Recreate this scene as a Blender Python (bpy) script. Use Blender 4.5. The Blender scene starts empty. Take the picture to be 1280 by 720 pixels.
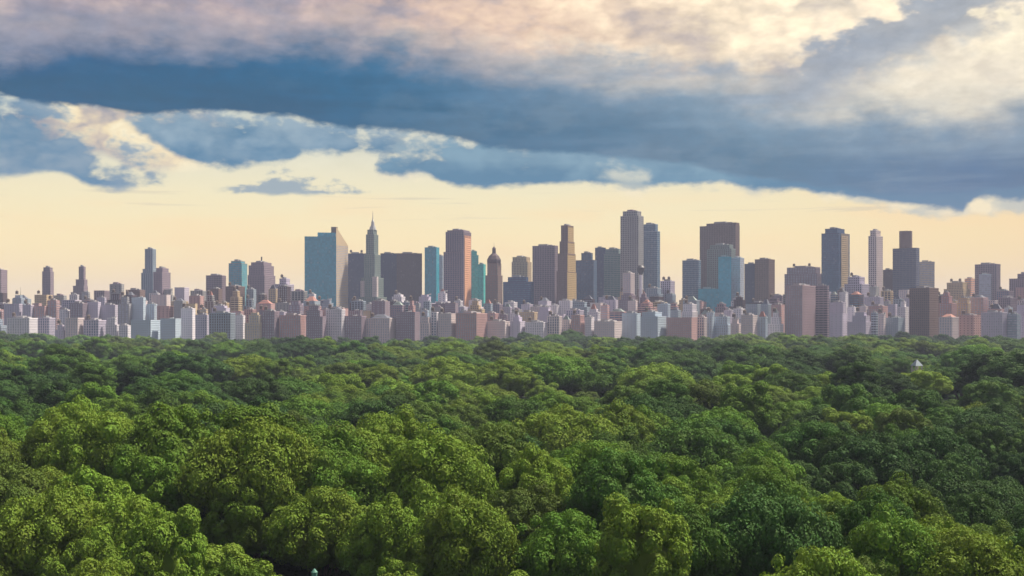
import bpy, math, random
import numpy as np
from mathutils import Vector

# ------------------------------------------------------------------ camera, world, sun, exposure
S = bpy.context.scene
COL = S.collection
HC = 47.0            # camera height in metres
F = 1600.0           # focal length in pixels of a 1280 wide picture
HOR = 403.0          # horizon row of the 720 high picture
cam = bpy.data.objects.new("camera", bpy.data.cameras.new("camera"))
COL.objects.link(cam)
cam.location = (0, 0, HC)
cam.rotation_euler = (math.radians(90), 0, 0)
cam.data.sensor_width = 36.0
cam.data.lens = 36.0 * F / 1280
cam.data.shift_y = (HOR - 360) / 1280
cam.data.clip_start = 1.0
cam.data.clip_end = 60000
S.camera = cam

SUN_AZ, SUN_EL = math.radians(60), math.radians(57)     # azimuth clockwise from the view direction
sd = bpy.data.lights.new("sun", 'SUN')
sd.energy = 5.0
sd.angle = math.radians(3.0)
sd.color = (1.0, 0.89, 0.70)
so = bpy.data.objects.new("sun", sd)
COL.objects.link(so)
sdir = Vector((math.sin(SUN_AZ) * math.cos(SUN_EL), math.cos(SUN_AZ) * math.cos(SUN_EL), math.sin(SUN_EL)))
so.rotation_euler = sdir.to_track_quat('Z', 'Y').to_euler()

S.view_settings.view_transform = 'Standard'
S.view_settings.look = 'None'
S.view_settings.gamma = 1.0
S.view_settings.use_curve_mapping = False
S.view_settings.exposure = 1.0
S.cycles.use_denoising = True
S.cycles.max_bounces = 6
S.cycles.diffuse_bounces = 3
S.cycles.glossy_bounces = 3
S.cycles.transmission_bounces = 3
S.cycles.transparent_max_bounces = 4
S.cycles.volume_bounces = 0

def lin(c):
    r = []
    for v in c[:3]:
        v = v / 255.0
        r.append(v / 12.92 if v <= 0.04045 else ((v + 0.055) / 1.055) ** 2.4)
    return tuple(r)

class E:
    """small expression helper for shader node math"""
    def __init__(self, nt, sock): self.nt, self.s = nt, sock
    def _m(self, op, *a, clamp=False):
        n = self.nt.nodes.new('ShaderNodeMath'); n.operation = op; n.use_clamp = clamp
        for i, v in enumerate((self,) + a):
            if isinstance(v, E): self.nt.links.new(v.s, n.inputs[i])
            else: n.inputs[i].default_value = v
        return E(self.nt, n.outputs[0])
    def __add__(self, o): return self._m('ADD', o)
    __radd__ = __add__
    def __sub__(self, o): return self._m('SUBTRACT', o)
    def __rsub__(self, o): return (self * -1.0) + o
    def __mul__(self, o): return self._m('MULTIPLY', o)
    __rmul__ = __mul__
    def __truediv__(self, o): return self._m('DIVIDE', o)
    def clamp(self): return self._m('ADD', 0.0, clamp=True)
    def abs(self): return self._m('ABSOLUTE')
    def step(self, a, b):
        n = self.nt.nodes.new('ShaderNodeMapRange'); n.interpolation_type = 'SMOOTHSTEP'
        self.nt.links.new(self.s, n.inputs['Value'])
        n.inputs['From Min'].default_value = a; n.inputs['From Max'].default_value = b
        return E(self.nt, n.outputs['Result'])

def mixc(nt, f, a, b):
    n = nt.nodes.new('ShaderNodeMix'); n.data_type = 'RGBA'; n.clamp_factor = True
    if isinstance(f, E): nt.links.new(f.s, n.inputs[0])
    else: n.inputs[0].default_value = f
    for sock, v in ((n.inputs[6], a), (n.inputs[7], b)):
        if isinstance(v, tuple): sock.default_value = (*v, 1)
        else: nt.links.new(v, sock)
    return n.outputs[2]

def ramp(nt, e, pts, interp='LINEAR'):
    n = nt.nodes.new('ShaderNodeValToRGB'); cr = n.color_ramp; cr.interpolation = interp
    nt.links.new(e.s, n.inputs[0])
    while len(cr.elements) < len(pts): cr.elements.new(0.5)
    for el, (p, c) in zip(cr.elements, pts):
        el.position = p; el.color = (*c, 1)
    return n.outputs[0]

w = bpy.data.worlds.new("World"); S.world = w; w.use_nodes = True
nt = w.node_tree; nt.nodes.clear()
tc = nt.nodes.new('ShaderNodeTexCoord')
sx = nt.nodes.new('ShaderNodeSeparateXYZ'); nt.links.new(tc.outputs['Generated'], sx.inputs[0])
dx, dy, dz = (E(nt, sx.outputs[i]) for i in range(3))
AZ = dx._m('ARCTAN2', dy)
HY = (dx * dx + dy * dy)._m('SQRT')
X = AZ * F + 640.0                       # azimuth in 1/1600 rad
Y = (dz / HY._m('MAXIMUM', 0.001)) * (-F) + HOR   # tangent of the elevation, downwards

def sky_pt(x, y):
    a = math.atan((x - 640) / F)
    return 640 + F * a, HOR - (HOR - y) * math.cos(a)

def curve(pts):
    """elevation as a function of azimuth"""
    n = nt.nodes.new('ShaderNodeFloatCurve'); c = n.mapping.curves[0]
    pts = [sky_pt(*p) for p in pts]
    q = [((x + 200) / 1700, (y + 300) / 800) for x, y in pts]
    while len(c.points) < len(q): c.points.new(0.5, 0.5)
    for p, v in zip(c.points, q): p.location = v; p.handle_type = 'AUTO'
    n.mapping.use_clip = False
    n.mapping.update()
    e = ((X + 200.0) / 1700.0).clamp()
    nt.links.new(e.s, n.inputs['Value'])
    return E(nt, n.outputs[0]) * 800.0 - 300.0

def vec(a, b, c=0.0):
    n = nt.nodes.new('ShaderNodeCombineXYZ')
    for i, v in enumerate((a, b, c)):
        if isinstance(v, E): nt.links.new(v.s, n.inputs[i])
        else: n.inputs[i].default_value = v
    return n.outputs[0]

def noise(sxx, syy, seed, detail=6, rough=0.55, dist=0.0, xx=None, yy=None):
    n = nt.nodes.new('ShaderNodeTexNoise'); n.noise_dimensions = '2D'
    nt.links.new(vec((xx or X) / sxx + seed * 7.3, (yy or Y) / syy + seed * 3.1), n.inputs['Vector'])
    n.inputs['Scale'].default_value = 1.0; n.inputs['Detail'].default_value = detail
    n.inputs['Roughness'].default_value = rough; n.inputs['Distortion'].default_value = dist
    return E(nt, n.outputs['Fac'])

def billow(sxx, syy, seed):
    """round cauliflower heads"""
    wob = noise(sxx * .8, syy * .8, seed + 3, 3) - 0.5
    tot = None
    for k, a in ((1.0, .6), (.45, .28), (.2, .12)):
        n = nt.nodes.new('ShaderNodeTexVoronoi'); n.voronoi_dimensions = '2D'; n.feature = 'F1'
        nt.links.new(vec(X / (sxx * k) + wob * 1.6 + seed + k, Y / (syy * k) + wob * 1.2 + k * 5.0), n.inputs['Vector'])
        n.inputs['Scale'].default_value = 1.0
        t = (1.02 - E(nt, n.outputs['Distance'])) * a
        tot = t if tot is None else tot + t
    return tot     # about 0.3 .. 1

na = noise(150, 60, 1.3, 7, .58)
nb = noise(60, 34, 7.7, 6, .55)
nc = noise(340, 26, 4.1, 5, .5)
nd = noise(26, 13, 3.3, 4, .6)
bl = billow(75, 48, 2.2)
puff = (bl - .62)

# clear lower sky, yellow over the horizon
col = ramp(nt, ((Y + 0.0) / 440.0).clamp(), [(0.0, lin((150, 178, 196))), (0.25, lin((196, 206, 202))), (0.42, lin((226, 226, 206))),
      (0.56, lin((250, 238, 196))), (0.68, lin((262, 240, 184))), (0.82, lin((268, 238, 172))), (1.0, lin((270, 230, 160)))])
right = X.step(820, 1350)
col = mixc(nt, right * Y.step(160, 260) * .55, col, lin((255, 220, 158)))
pch = noise(260, 46, 15.0, 3, .5)
col = mixc(nt, pch.step(.44, .66) * Y.step(225, 270) * .3, col, lin((264, 226, 172)))
# faint streaks
st = noise(210, 9, 9.0, 4, .5, .3)
col = mixc(nt, st.step(.60, .72) * Y.step(235, 250) * (1.0 - Y.step(262, 290)) * .45, col, lin((206, 196, 176)))

def layer(col, top, bot, st_, sb_, color, ampt=0., ampb=0., n1=None, n2=None, op=1.0):
    n1 = n1 or (na - .5); n2 = n2 or n1
    yt, yb = curve(top), curve(bot)
    mt = (Y - yt + n1 * (ampt * 2.6) + (nd - .5) * 48.0).step(-st_ * 1.4, st_ * 2.4)
    mb = (yb - Y + n2 * (ampb * 2.6) + (nd - .5) * 8.0).step(-sb_ * 1.3, sb_ * 1.9)
    # a layer ends where top meets bottom
    m = mt * mb * (yb - yt).step(0, 8)
    return mixc(nt, m * op, col, color), m

# cream cumulus seen through the gap, with mauve shade
cum = ramp(nt, ((bl + (na - .5) * .7)).clamp(), [(.42, lin((168, 166, 170))), (.56, lin((212, 198, 180))), (.70, lin((246, 228, 190))), (.85, lin((255, 242, 206)))])
col, _ = layer(col, [(-200, 120), (40, 125), (60, 120), (250, 128), (300, 160), (330, 205), (1400, 205)],
               [(-200, 200), (60, 195), (130, 200), (170, 216), (205, 216), (240, 205), (330, 200), (1400, 200)], 6, 7, cum, 16, 16, puff, puff)
# blue cloud at the west end and its flat base
blue1 = mixc(nt, (na - .5) * 1.8 + (bl - .6) * 1.2 + .4, lin((84, 132, 164)), lin((156, 172, 182)))
col, _ = layer(col, [(-200, 90), (20, 110), (60, 138), (95, 168), (120, 186), (160, 198), (205, 214), (216, 232), (1400, 232)],
               [(-200, 222), (0, 222), (92, 223), (100, 231), (200, 233), (216, 230), (1400, 230)], 9, 3.0, blue1, 40, 5, puff)
# middle hanging cloud
blue2 = mixc(nt, (Y - 140.0) / 75.0 + (nb - .5) * 1.4 - (bl - .6) * .9, lin((150, 174, 188)), lin((78, 128, 160)))
col, _ = layer(col, [(-200, 160), (145, 160), (160, 132), (300, 130), (440, 150), (500, 160), (520, 190), (1400, 200)],
               [(-200, 150), (145, 150), (205, 184), (250, 203), (300, 209), (350, 203), (380, 193), (440, 192), (500, 188), (520, 180), (1400, 180)],
               7, 3.5, blue2, 26, 12, puff, nb - .5)
# small low cloud and streak
col, _ = layer(col, [(-200, 260), (225, 244), (300, 234), (322, 222), (348, 215), (380, 226), (400, 234), (462, 237), (480, 250), (1400, 250)],
               [(-200, 236), (225, 240), (300, 243), (380, 243), (455, 242), (480, 238), (1400, 236)], 4, 2, lin((132, 158, 176)), 8, 2, puff, nb - .5, .85)
# lower blue shelf, middle and right, with lit rims
rim = mixc(nt, bl.step(.45, .8), lin((190, 196, 190)), lin((255, 240, 204)))
shelf_t = [(-200, 260), (455, 240), (470, 196), (500, 176), (540, 168), (580, 166), (1400, 160)]
shelf_b = [(-200, 200), (455, 205), (470, 213), (530, 216), (552, 229), (700, 232), (745, 231), (800, 234), (900, 231), (960, 238), (1060, 243), (1110, 252), (1180, 260), (1205, 262), (1215, 250), (1280, 250), (1450, 252)]
col, _ = layer(col, [(a, b - 3) for a, b in shelf_t], [(-200, 200), (455, 200), (480, 212), (700, 228), (740, 234), (800, 236), (850, 232), (900, 236), (980, 243), (1040, 247), (1110, 262), (1160, 268), (1280, 268), (1450, 268)],
               9, 5, rim, 30, 22, puff, nb - .5, .85)
blue3 = mixc(nt, ((Y - 180.0) / 60.0 + (nc - .5) * 1.4 - (bl - .6) * 1.2), lin((122, 160, 180)), lin((78, 128, 158)))
blue3 = mixc(nt, X.step(900, 1200) * .8, blue3, lin((92, 126, 154)))
col, _ = layer(col, shelf_t, shelf_b, 8, 2.6, blue3, 26, 7, puff, nb - .5)
# gap light inside the shelf
col, _ = layer(col, [(-200, 260), (725, 235), (745, 216), (775, 212), (812, 222), (830, 240), (1400, 240)],
               [(-200, 200), (725, 214), (750, 226), (800, 233), (830, 228), (1400, 200)], 9, 7, mixc(nt, bl.step(.5, .75), lin((170, 186, 186)), lin((238, 232, 204))), 26, 12, puff, nb - .5, .6)

# ---- the great deck
deckb = curve([(-200, 112), (0, 123), (100, 134), (160, 141), (300, 142), (420, 158), (500, 163), (560, 172), (620, 187), (720, 193), (800, 198), (860, 206), (940, 224), (1040, 236), (1150, 245), (1280, 236), (1450, 230)])
deckt = curve([(-200, 68), (0, 70), (200, 62), (330, 62), (450, 64), (560, 76), (640, 98), (760, 112), (900, 130), (960, 140), (1100, 152), (1180, 156), (1280, 150), (1450, 145)])
# upper part colours from azimuth
up = ramp(nt, ((X + 100.0) / 1500.0).clamp(), [(0.0, lin((146, 150, 168))), (0.15, lin((164, 156, 166))), (0.32, lin((186, 170, 172))), (0.44, lin((222, 194, 176))),
      (0.52, lin((240, 208, 180))), (0.66, lin((240, 220, 190))), (0.8, lin((226, 214, 196))), (1.0, lin((240, 224, 196)))])
lit = ramp(nt, ((X + 100.0) / 1500.0).clamp(), [(0.0, lin((196, 180, 178))), (0.3, lin((222, 196, 184))), (0.45, lin((255, 222, 186))), (0.6, lin((278, 252, 212))), (1.0, lin((284, 262, 222)))])
shd = ramp(nt, ((X + 100.0) / 1500.0).clamp(), [(0.0, lin((128, 140, 164))), (0.4, lin((160, 156, 168))), (0.6, lin((196, 182, 176))), (1.0, lin((184, 180, 180)))])
lump = (bl - .60) * 1.9 + (na - .5) * 3.4 + (nb - .5) * 1.0 + (1.0 - Y.step(25, 95)) * X.step(540, 720) * .45 + (1.0 - Y.step(50, 110)) * X.step(800, 1000) * .4 - .08
up = mixc(nt, (lump * 1.0).clamp() * .9, up, lit)
up = mixc(nt, (lump * -1.1).clamp() * .9, up, shd)
# greyer sheet just above the dark band on the right
sheet = mixc(nt, nc.step(.35, .65), lin((158, 170, 182)), lin((196, 194, 188)))
m_sh = (Y - (deckt - 48.0) + (nb - .5) * 70.0 + (na - .5) * 40.0).step(-16, 22) * (.2 + X.step(480, 800) * .75)
up = mixc(nt, m_sh, up, sheet)
# blue grey wedge climbing to the upper right
dist = ((X - 930.0) * .40 + (Y - 122.0)) * .93 + (nb - .5) * 90.0 - puff * 50.0
wedge = dist.step(-30, -8) * (1.0 - dist.step(26, 62)) * X.step(930, 1010) * (1.0 - X.step(1250, 1330) * .6)
up = mixc(nt, wedge * .92, up, mixc(nt, (na - .3) * 1.2, lin((150, 164, 180)), lin((178, 182, 184))))
# slanting light from the upper right
ray_u = (X - 1280.0) * .44 + (Y - 50.0)
ray_v = (X - 1280.0) - (Y - 50.0) * .44
rays = noise(700, 80, 5.5, 2, .5, 0.0, ray_v, ray_u)
raym = ray_u.step(-60, -10) * (1.0 - ray_u.step(70, 150)) * X.step(860, 1130) * rays.step(.25, .55)
up = mixc(nt, raym * .62, up, lin((255, 242, 212)))
# bright broken cloud far right
brm = ((X - 1000.0) * .40 + (Y - 122.0) - 34.0 - puff * 110.0 + (nb - .5) * 80.0).step(-6, 10) * X.step(1160, 1200) * (1.0 - (Y + (X - 1280.0) * .45).step(50, 96))
up = mixc(nt, brm * .9, up, mixc(nt, lump * .5 + .5, lin((236, 222, 198)), lin((272, 258, 222))))

dark = ramp(nt, ((X + 100.0) / 1500.0).clamp(), [(0.0, lin((0, 82, 116))), (0.3, lin((0, 84, 120))), (0.42, lin((0, 90, 126))), (0.52, lin((42, 104, 138))), (0.7, lin((66, 116, 146))), (0.85, lin((60, 106, 146))), (1.0, lin((80, 116, 146)))])
mid = ramp(nt, ((X + 100.0) / 1500.0).clamp(), [(0.0, lin((14, 80, 124))), (0.4, lin((46, 108, 146))), (0.7, lin((118, 150, 172))), (1.0, lin((122, 146, 168)))])
band = (Y - deckt) / (deckb - deckt)._m('MAXIMUM', 6.0)
bandn = band + (nc - .5) * 1.1 + (nb - .5) * .35
dk = mixc(nt, bandn.step(.05, .75), mid, dark)
dk = mixc(nt, nc.step(.46, .66) * .38, dk, mid)
dk = mixc(nt, (na - .5).step(.02, .16) * (X.step(200, 900) * .22 + .05), dk, lin((128, 152, 168)))
deck = mixc(nt, (Y - deckt + (na - .5) * 90.0 + (nb - .5) * 40.0).step(-40, 22), up, dk)
dm = (deckb - Y + (nb - .5) * 12.0 + (na - .5) * 10.0 + puff * 5.0 + (nd - .5) * 9.0).step(-3.0, 6.0)
col = mixc(nt, dm, col, deck)
# fine shading inside the clouds
hsv = nt.nodes.new('ShaderNodeHueSaturation'); nt.links.new(col, hsv.inputs['Color'])
cloudy = dm._m('MAXIMUM', (1.0 - Y.step(190, 236)) * .7)
k_ = 1.0 + ((nd - .5) * (.34 - band.clamp() * .2) + (bl - .6) * .18) * cloudy
nt.links.new(k_.s, hsv.inputs['Value'])
sat_ = 1.06 - (X.step(350, 800) * .14) * cloudy; nt.links.new(sat_.s, hsv.inputs['Saturation'])
col = hsv.outputs[0]
col_e = col

# away from the view: broken cloud all round, brighter towards the hidden sun
allr = noise(1.0, 1.0, 0.0, 6, .55, 0.2, dx * 3.2 / (dz.abs() + .25), dy * 3.2 / (dz.abs() + .25))
over = mixc(nt, allr.step(.38, .66), lin((84, 100, 124)), lin((166, 160, 156)))
sunw = (dx * sdir.x + dy * sdir.y + dz * sdir.z).step(.2, 1.0)
over = mixc(nt, sunw * .6, over, lin((255, 236, 200)))
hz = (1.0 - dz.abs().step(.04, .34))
over = mixc(nt, hz * .75, over, lin((200, 194, 224)))  # pale low sky added out of view to light the building fronts
away = (AZ.abs().step(.48, 1.0) + Y._m('MULTIPLY', -1.0).step(40, 460)).clamp()
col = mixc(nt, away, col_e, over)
cloud_bg = nt.nodes.new('ShaderNodeBackground'); nt.links.new(col, cloud_bg.inputs[0]); cloud_bg.inputs[1].default_value = 0.5
sky = nt.nodes.new('ShaderNodeTexSky'); sky.sky_type = 'NISHITA'; sky.sun_disc = False
sky.sun_elevation = SUN_EL; sky.sun_rotation = SUN_AZ
sky_bg = nt.nodes.new('ShaderNodeBackground'); nt.links.new(sky.outputs[0], sky_bg.inputs[0]); sky_bg.inputs[1].default_value = 0.05
ms = nt.nodes.new('ShaderNodeMixShader')
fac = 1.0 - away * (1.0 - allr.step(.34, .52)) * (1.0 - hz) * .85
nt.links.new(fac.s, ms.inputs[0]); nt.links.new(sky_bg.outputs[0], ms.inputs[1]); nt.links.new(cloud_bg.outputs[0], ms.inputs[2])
wo = nt.nodes.new('ShaderNodeOutputWorld'); nt.links.new(ms.outputs[0], wo.inputs[0])
w.cycles.sampling_method = 'MANUAL'; w.cycles.sample_map_resolution = 512

# ------------------------------------------------------------------ helpers
def tag(o, label=None, cat=None, group=None, kind=None):
    if label: o['label'] = label
    if cat: o['category'] = cat
    if group: o['group'] = group
    if kind: o['kind'] = kind
    return o

def mesh_obj(name, verts, faces, mats, parent=None, fm=None, smooth=False):
    me = bpy.data.meshes.new(name)
    me.from_pydata([tuple(v) for v in verts], [], faces)
    for m in (mats if isinstance(mats, (list, tuple)) else [mats]): me.materials.append(m)
    if fm is not None: me.polygons.foreach_set('material_index', np.array(fm, dtype=np.int32))
    if smooth: me.polygons.foreach_set('use_smooth', np.ones(len(me.polygons), dtype=bool))
    me.update()
    o = bpy.data.objects.new(name, me); COL.objects.link(o)
    if parent: o.parent = parent
    return o

def empty(name, loc, rz=0.0):
    o = bpy.data.objects.new(name, None); COL.objects.link(o)
    o.location = loc; o.rotation_euler = (0, 0, rz); o.empty_display_size = 2
    return o

class MB:
    def __init__(self): self.v, self.f = [], []
    def box(self, x0, x1, y0, y1, z0, z1):
        b = len(self.v)
        self.v += [(x0, y0, z0), (x1, y0, z0), (x1, y1, z0), (x0, y1, z0), (x0, y0, z1), (x1, y0, z1), (x1, y1, z1), (x0, y1, z1)]
        self.f += [(b, b + 3, b + 2, b + 1), (b + 4, b + 5, b + 6, b + 7), (b, b + 1, b + 5, b + 4), (b + 1, b + 2, b + 6, b + 5), (b + 2, b + 3, b + 7, b + 6), (b + 3, b, b + 4, b + 7)]
    def prism(self, ring, z0, z1, ring2=None):
        ring2 = ring2 or ring; n = len(ring); b = len(self.v)
        self.v += [(p[0], p[1], z0) for p in ring] + [(p[0], p[1], z1) for p in ring2]
        self.f += [tuple(b + i for i in reversed(range(n))), tuple(b + n + i for i in range(n))]
        self.f += [(b + i, b + (i + 1) % n, b + n + (i + 1) % n, b + n + i) for i in range(n)]
    def cone(self, cx, cy, z0, z1, r0, r1, n=12):
        a = [(cx + r0 * math.cos(t * 2 * math.pi / n), cy + r0 * math.sin(t * 2 * math.pi / n)) for t in range(n)]
        c = [(cx + r1 * math.cos(t * 2 * math.pi / n), cy + r1 * math.sin(t * 2 * math.pi / n)) for t in range(n)]
        self.prism(a, z0, z1, c)
    def build(self, name, mat, parent=None):
        return mesh_obj(name, self.v, self.f, mat, parent)

def wx(px, D): return (px - 640) / F * D
def wz(py, D): return HC + (HOR - py) / F * D

def ordinal_word(n):
    a = "first second third fourth fifth sixth seventh eighth ninth tenth eleventh twelfth".split()
    return a[n]
NUM = "zero one two three four five six seven eight nine ten eleven twelve".split()

# ------------------------------------------------------------------ ground
def terr(x, y):
    """gentle rolling parkland, flat under the city"""
    h = 2.6 * np.sin(x / 83.0 + y / 141.0 + 1.0) + 3.3 * np.sin(y / 30.0 + 1.5 * np.sin(x / 80.0) + x / 190.0 + .6) + 1.4 * np.sin(x / 47.0 - y / 73.0)
    far = 2.5 * np.sin(x / 260.0 + y / 420.0 + 2.1) + 4.4 * np.sin(y / 46.0 + 1.7 * np.sin(x / 150.0) + x / 330.0) + 1.5 * np.sin(x / 90.0 + y / 60.0)
    k = np.clip((y - 500) / 700, 0, 1)
    px = 640 + 1600 * x / np.maximum(y, 50)
    edge = np.interp(px, [-60, 0, 40, 75, 130, 180, 240, 350, 500, 560, 620, 700, 800, 860, 1000, 1100, 1180, 1230, 1280, 1340], [415, 414, 412, 423, 425, 421, 429, 431, 429, 424, 420, 416, 423, 425, 417, 419, 420, 425, 424, 423])
    want = 47 - (edge - 403) * 1.03 - 30
    bump = np.exp(-((y - 1650) / 130.0) ** 2) * want
    far = far * (1 - np.exp(-((y - 1650) / 200.0) ** 2))
    fl = 1 - np.clip((y - 1760) / 75, 0, 1)
    fx = 1 - np.clip((np.abs(x) - 1500) / 500, 0, 1)
    return (h * (1 - .4 * k) + far * k + bump) * fl * fx * np.clip((y + 200) / 300, .3, 1)

def simple_mat(name, color, rough=.8, spec=.3, metal=0.0, scale=.05, var=.15):
    m = bpy.data.materials.new(name); m.use_nodes = True; t = m.node_tree
    b = t.nodes['Principled BSDF']
    b.inputs['Roughness'].default_value = rough; b.inputs['Specular IOR Level'].default_value = spec; b.inputs['Metallic'].default_value = metal
    g = t.nodes.new('ShaderNodeNewGeometry'); n = t.nodes.new('ShaderNodeTexNoise'); n.inputs['Scale'].default_value = scale; n.inputs['Detail'].default_value = 5
    t.links.new(g.outputs['Position'], n.inputs['Vector'])
    f = E(t, n.outputs['Fac'])
    oi = t.nodes.new('ShaderNodeObjectInfo'); r = E(t, oi.outputs['Random'])
    k = (f - .5) * (2 * var) + (r - .5) * var + 1.0
    hs = t.nodes.new('ShaderNodeHueSaturation'); hs.inputs['Color'].default_value = (*color, 1)
    t.links.new(k.s, hs.inputs['Value']); t.links.new(hs.outputs[0], b.inputs['Base Color'])
    return m

xs = np.concatenate([np.array([-8000, -5500, -4000, -3000]), np.linspace(-2000, 2000, 160), np.array([3000, 4000, 5500, 8000])])
ys = np.concatenate([np.array([-2000, -1300, -800, -400]), np.linspace(-200, 1900, 150), np.array([2400, 3500, 5000, 7000, 9000])])
GX, GY = np.meshgrid(xs, ys)
GZ = terr(GX, GY)
V = np.stack([GX.ravel(), GY.ravel(), GZ.ravel()], 1)
nx_, ny_ = len(xs), len(ys)
Fc = [(j * nx_ + i, j * nx_ + i + 1, (j + 1) * nx_ + i + 1, (j + 1) * nx_ + i) for j in range(ny_ - 1) for i in range(nx_ - 1)]
gm = simple_mat("park_soil_and_grass", (.016, .024, .009), .95, .1, 0, .08, .5)
tag(mesh_obj("ground", V, Fc, gm, smooth=True), kind="structure")
# avenue between the park and the city
am = simple_mat("asphalt", (.05, .05, .052), .9, .2, 0, .2, .2)
mb = MB(); mb.box(-1500, 1500, 1842, 1860, -.5, .05)
tag(mb.build("avenue", am), kind="structure")
pm = simple_mat("pavement_stone", (.3, .29, .28), .9, .2, 0, .2, .2)
mb = MB(); mb.box(-1500, 1500, 1836, 1841.9, -.5, .16); mb.box(-1500, 1500, 1860.1, 1866, -.5, .16)
tag(mb.build("pavement", pm), kind="structure")

# ------------------------------------------------------------------ air
hm = bpy.data.materials.new("air"); hm.use_nodes = True; t = hm.node_tree; t.nodes.clear()
pv = t.nodes.new('ShaderNodeVolumePrincipled'); pv.inputs['Color'].default_value = (.62, .69, 1.0, 1); pv.inputs['Density'].default_value = 0.00008
pv.inputs['Anisotropy'].default_value = 0.0
out = t.nodes.new('ShaderNodeOutputMaterial'); t.links.new(pv.outputs[0], out.inputs['Volume'])
mb = MB(); mb.box(-8200, 8200, -2200, 9200, -9, 310)
HAZE = tag(mb.build("haze", hm), kind="stuff")

# ------------------------------------------------------------------ city materials
WALL = {   # name: (colour, roughness)
 'pale stone': (.60, .52, .54), 'white': (.68, .65, .72), 'cream': (.56, .48, .37), 'pink brick': (.46, .29, .29), 'red brick': (.30, .14, .12),
 'brown': (.17, .115, .105), 'grey': (.30, .30, .32), 'blue grey': (.26, .32, .40), 'mauve': (.24, .19, .24), 'rose': (.40, .29, .33), 'lilac': (.48, .44, .56),
 'tan': (.52, .40, .26), 'dark slate': (.09, .10, .14), 'navy': (.015, .045, .12), 'dark brown': (.065, .04, .05), 'teal': (.015, .30, .42),
 'golden': (.50, .36, .18), 'grey green': (.20, .25, .25), 'turquoise': (.05, .45, .42), 'pale blue': (.42, .51, .62), 'peach': (.85, .47, .30)}
WM = {k: simple_mat("wall_" + k.replace(' ', '_'), v, .75, .3, 0, .03, .14) for k, v in WALL.items()}
GLASS = {'dark': (.035, .045, .06), 'blue': (.03, .09, .17), 'teal': (.012, .26, .36), 'navy': (.015, .04, .10), 'bronze': (.07, .05, .04), 'pale': (.30, .31, .38), 'green': (.05, .13, .13), 'turquoise': (.02, .36, .34)}
def glass_mat(k, c):
    m = bpy.data.materials.new("glazing_" + k); m.use_nodes = True; t = m.node_tree
    b = t.nodes['Principled BSDF']; b.inputs['Roughness'].default_value = .14; b.inputs['IOR'].default_value = 1.5 if k in ('teal', 'pale', 'turquoise') else 1.42
    bn = t.nodes.new('ShaderNodeTexNoise'); bn.inputs['Scale'].default_value = .05; bn.inputs['Detail'].default_value = 2; bp = t.nodes.new('ShaderNodeBump'); bp.inputs['Strength'].default_value = .5; bp.inputs['Distance'].default_value = 2.0
    tcb = t.nodes.new('ShaderNodeTexCoord'); t.links.new(tcb.outputs['Object'], bn.inputs['Vector']); t.links.new(bn.outputs['Fac'], bp.inputs['Height']); t.links.new(bp.outputs[0], b.inputs['Normal'])
    tcn = t.nodes.new('ShaderNodeTexCoord'); vm = t.nodes.new('ShaderNodeVectorMath'); vm.operation = 'DIVIDE'; vm.inputs[1].default_value = (3.1, 3.1, 3.6)
    fl = t.nodes.new('ShaderNodeVectorMath'); fl.operation = 'FLOOR'
    wn = t.nodes.new('ShaderNodeTexWhiteNoise'); wn.noise_dimensions = '3D'
    t.links.new(tcn.outputs['Object'], vm.inputs[0]); t.links.new(vm.outputs[0], fl.inputs[0]); t.links.new(fl.outputs[0], wn.inputs['Vector'])
    r = E(t, wn.outputs['Value'])
    cc = mixc(t, r * .5, tuple(c), tuple(min(1, x * 1.9 + .01) for x in c))
    cc = mixc(t, r.step(.94, .99) * .3, cc, (.30, .30, .30))     # drawn blinds behind some panes
    t.links.new(cc, b.inputs['Base Color'])
    return m
GM = {k: glass_mat(k, v) for k, v in GLASS.items()}
ROOF = simple_mat("roof_gravel", (.22, .21, .21), .95, .1, 0, .3, .2)
DARKM = simple_mat("dark_metal", (.08, .08, .09), .5, .5, .3, .3, .1)
WOODM = simple_mat("tank_wood", (.12, .095, .08), .9, .1, 0, .6, .2)
STEEL = simple_mat("pale_steel", (.45, .46, .48), .45, .5, .3, .3, .1)

STYLE = {  # bay, pier share, pier proud, floor, spandrel share, spandrel proud
 'masonry': (3.2, .56, .35, 3.4, .48, .30), 'ribs': (3.6, .46, .6, 3.8, .34, .25), 'plain': (6.5, .72, .3, 3.5, .62, .25), 'curtain': (3.2, .12, .18, 3.9, .16, .12), 'bands': (7.0, .10, .2, 3.7, .48, .35), 'balcony': (5.5, .30, .35, 3.3, .30, .9)}

def facade(wall, glz, x0, x1, y0, y1, z0, z1, style):
    bay, ps, pp, fl, ss, sp = STYLE[style]
    glz.box(x0, x1, y0, y1, z0, z1 - .6)
    n = max(1, int(round((z1 - z0) / fl))); h = (z1 - z0) / n
    for k in range(n):
        z = z0 + k * h
        wall.box(x0 - sp, x1 + sp, y0 - sp, y1 + sp, z, z + h * ss)
    wall.box(x0 - pp - .12, x1 + pp + .12, y0 - pp - .12, y1 + pp + .12, z1 - .5, z1 + 1.0)      # parapet
    for (a, b, horiz) in ((x0, x1, True), (y0, y1, False)):
        m = max(2, int(round((b - a) / bay))); s = (b - a) / m; hw = s * ps / 2
        for k in range(m + 1):
            c = a + k * s
            lo, hi = max(a - pp, c - hw), min(b + pp, c + hw)
            if horiz:
                wall.box(lo, hi, y0 - pp, y0 + .2, z0, z1 - .45); wall.box(lo, hi, y1 - .2, y1 + pp, z0, z1 - .45)
            elif 0 < k < m:
                wall.box(x0 - pp, x0 + .2, lo, hi, z0, z1 - .45); wall.box(x1 - .2, x1 + pp, lo, hi, z0, z1 - .45)

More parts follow.
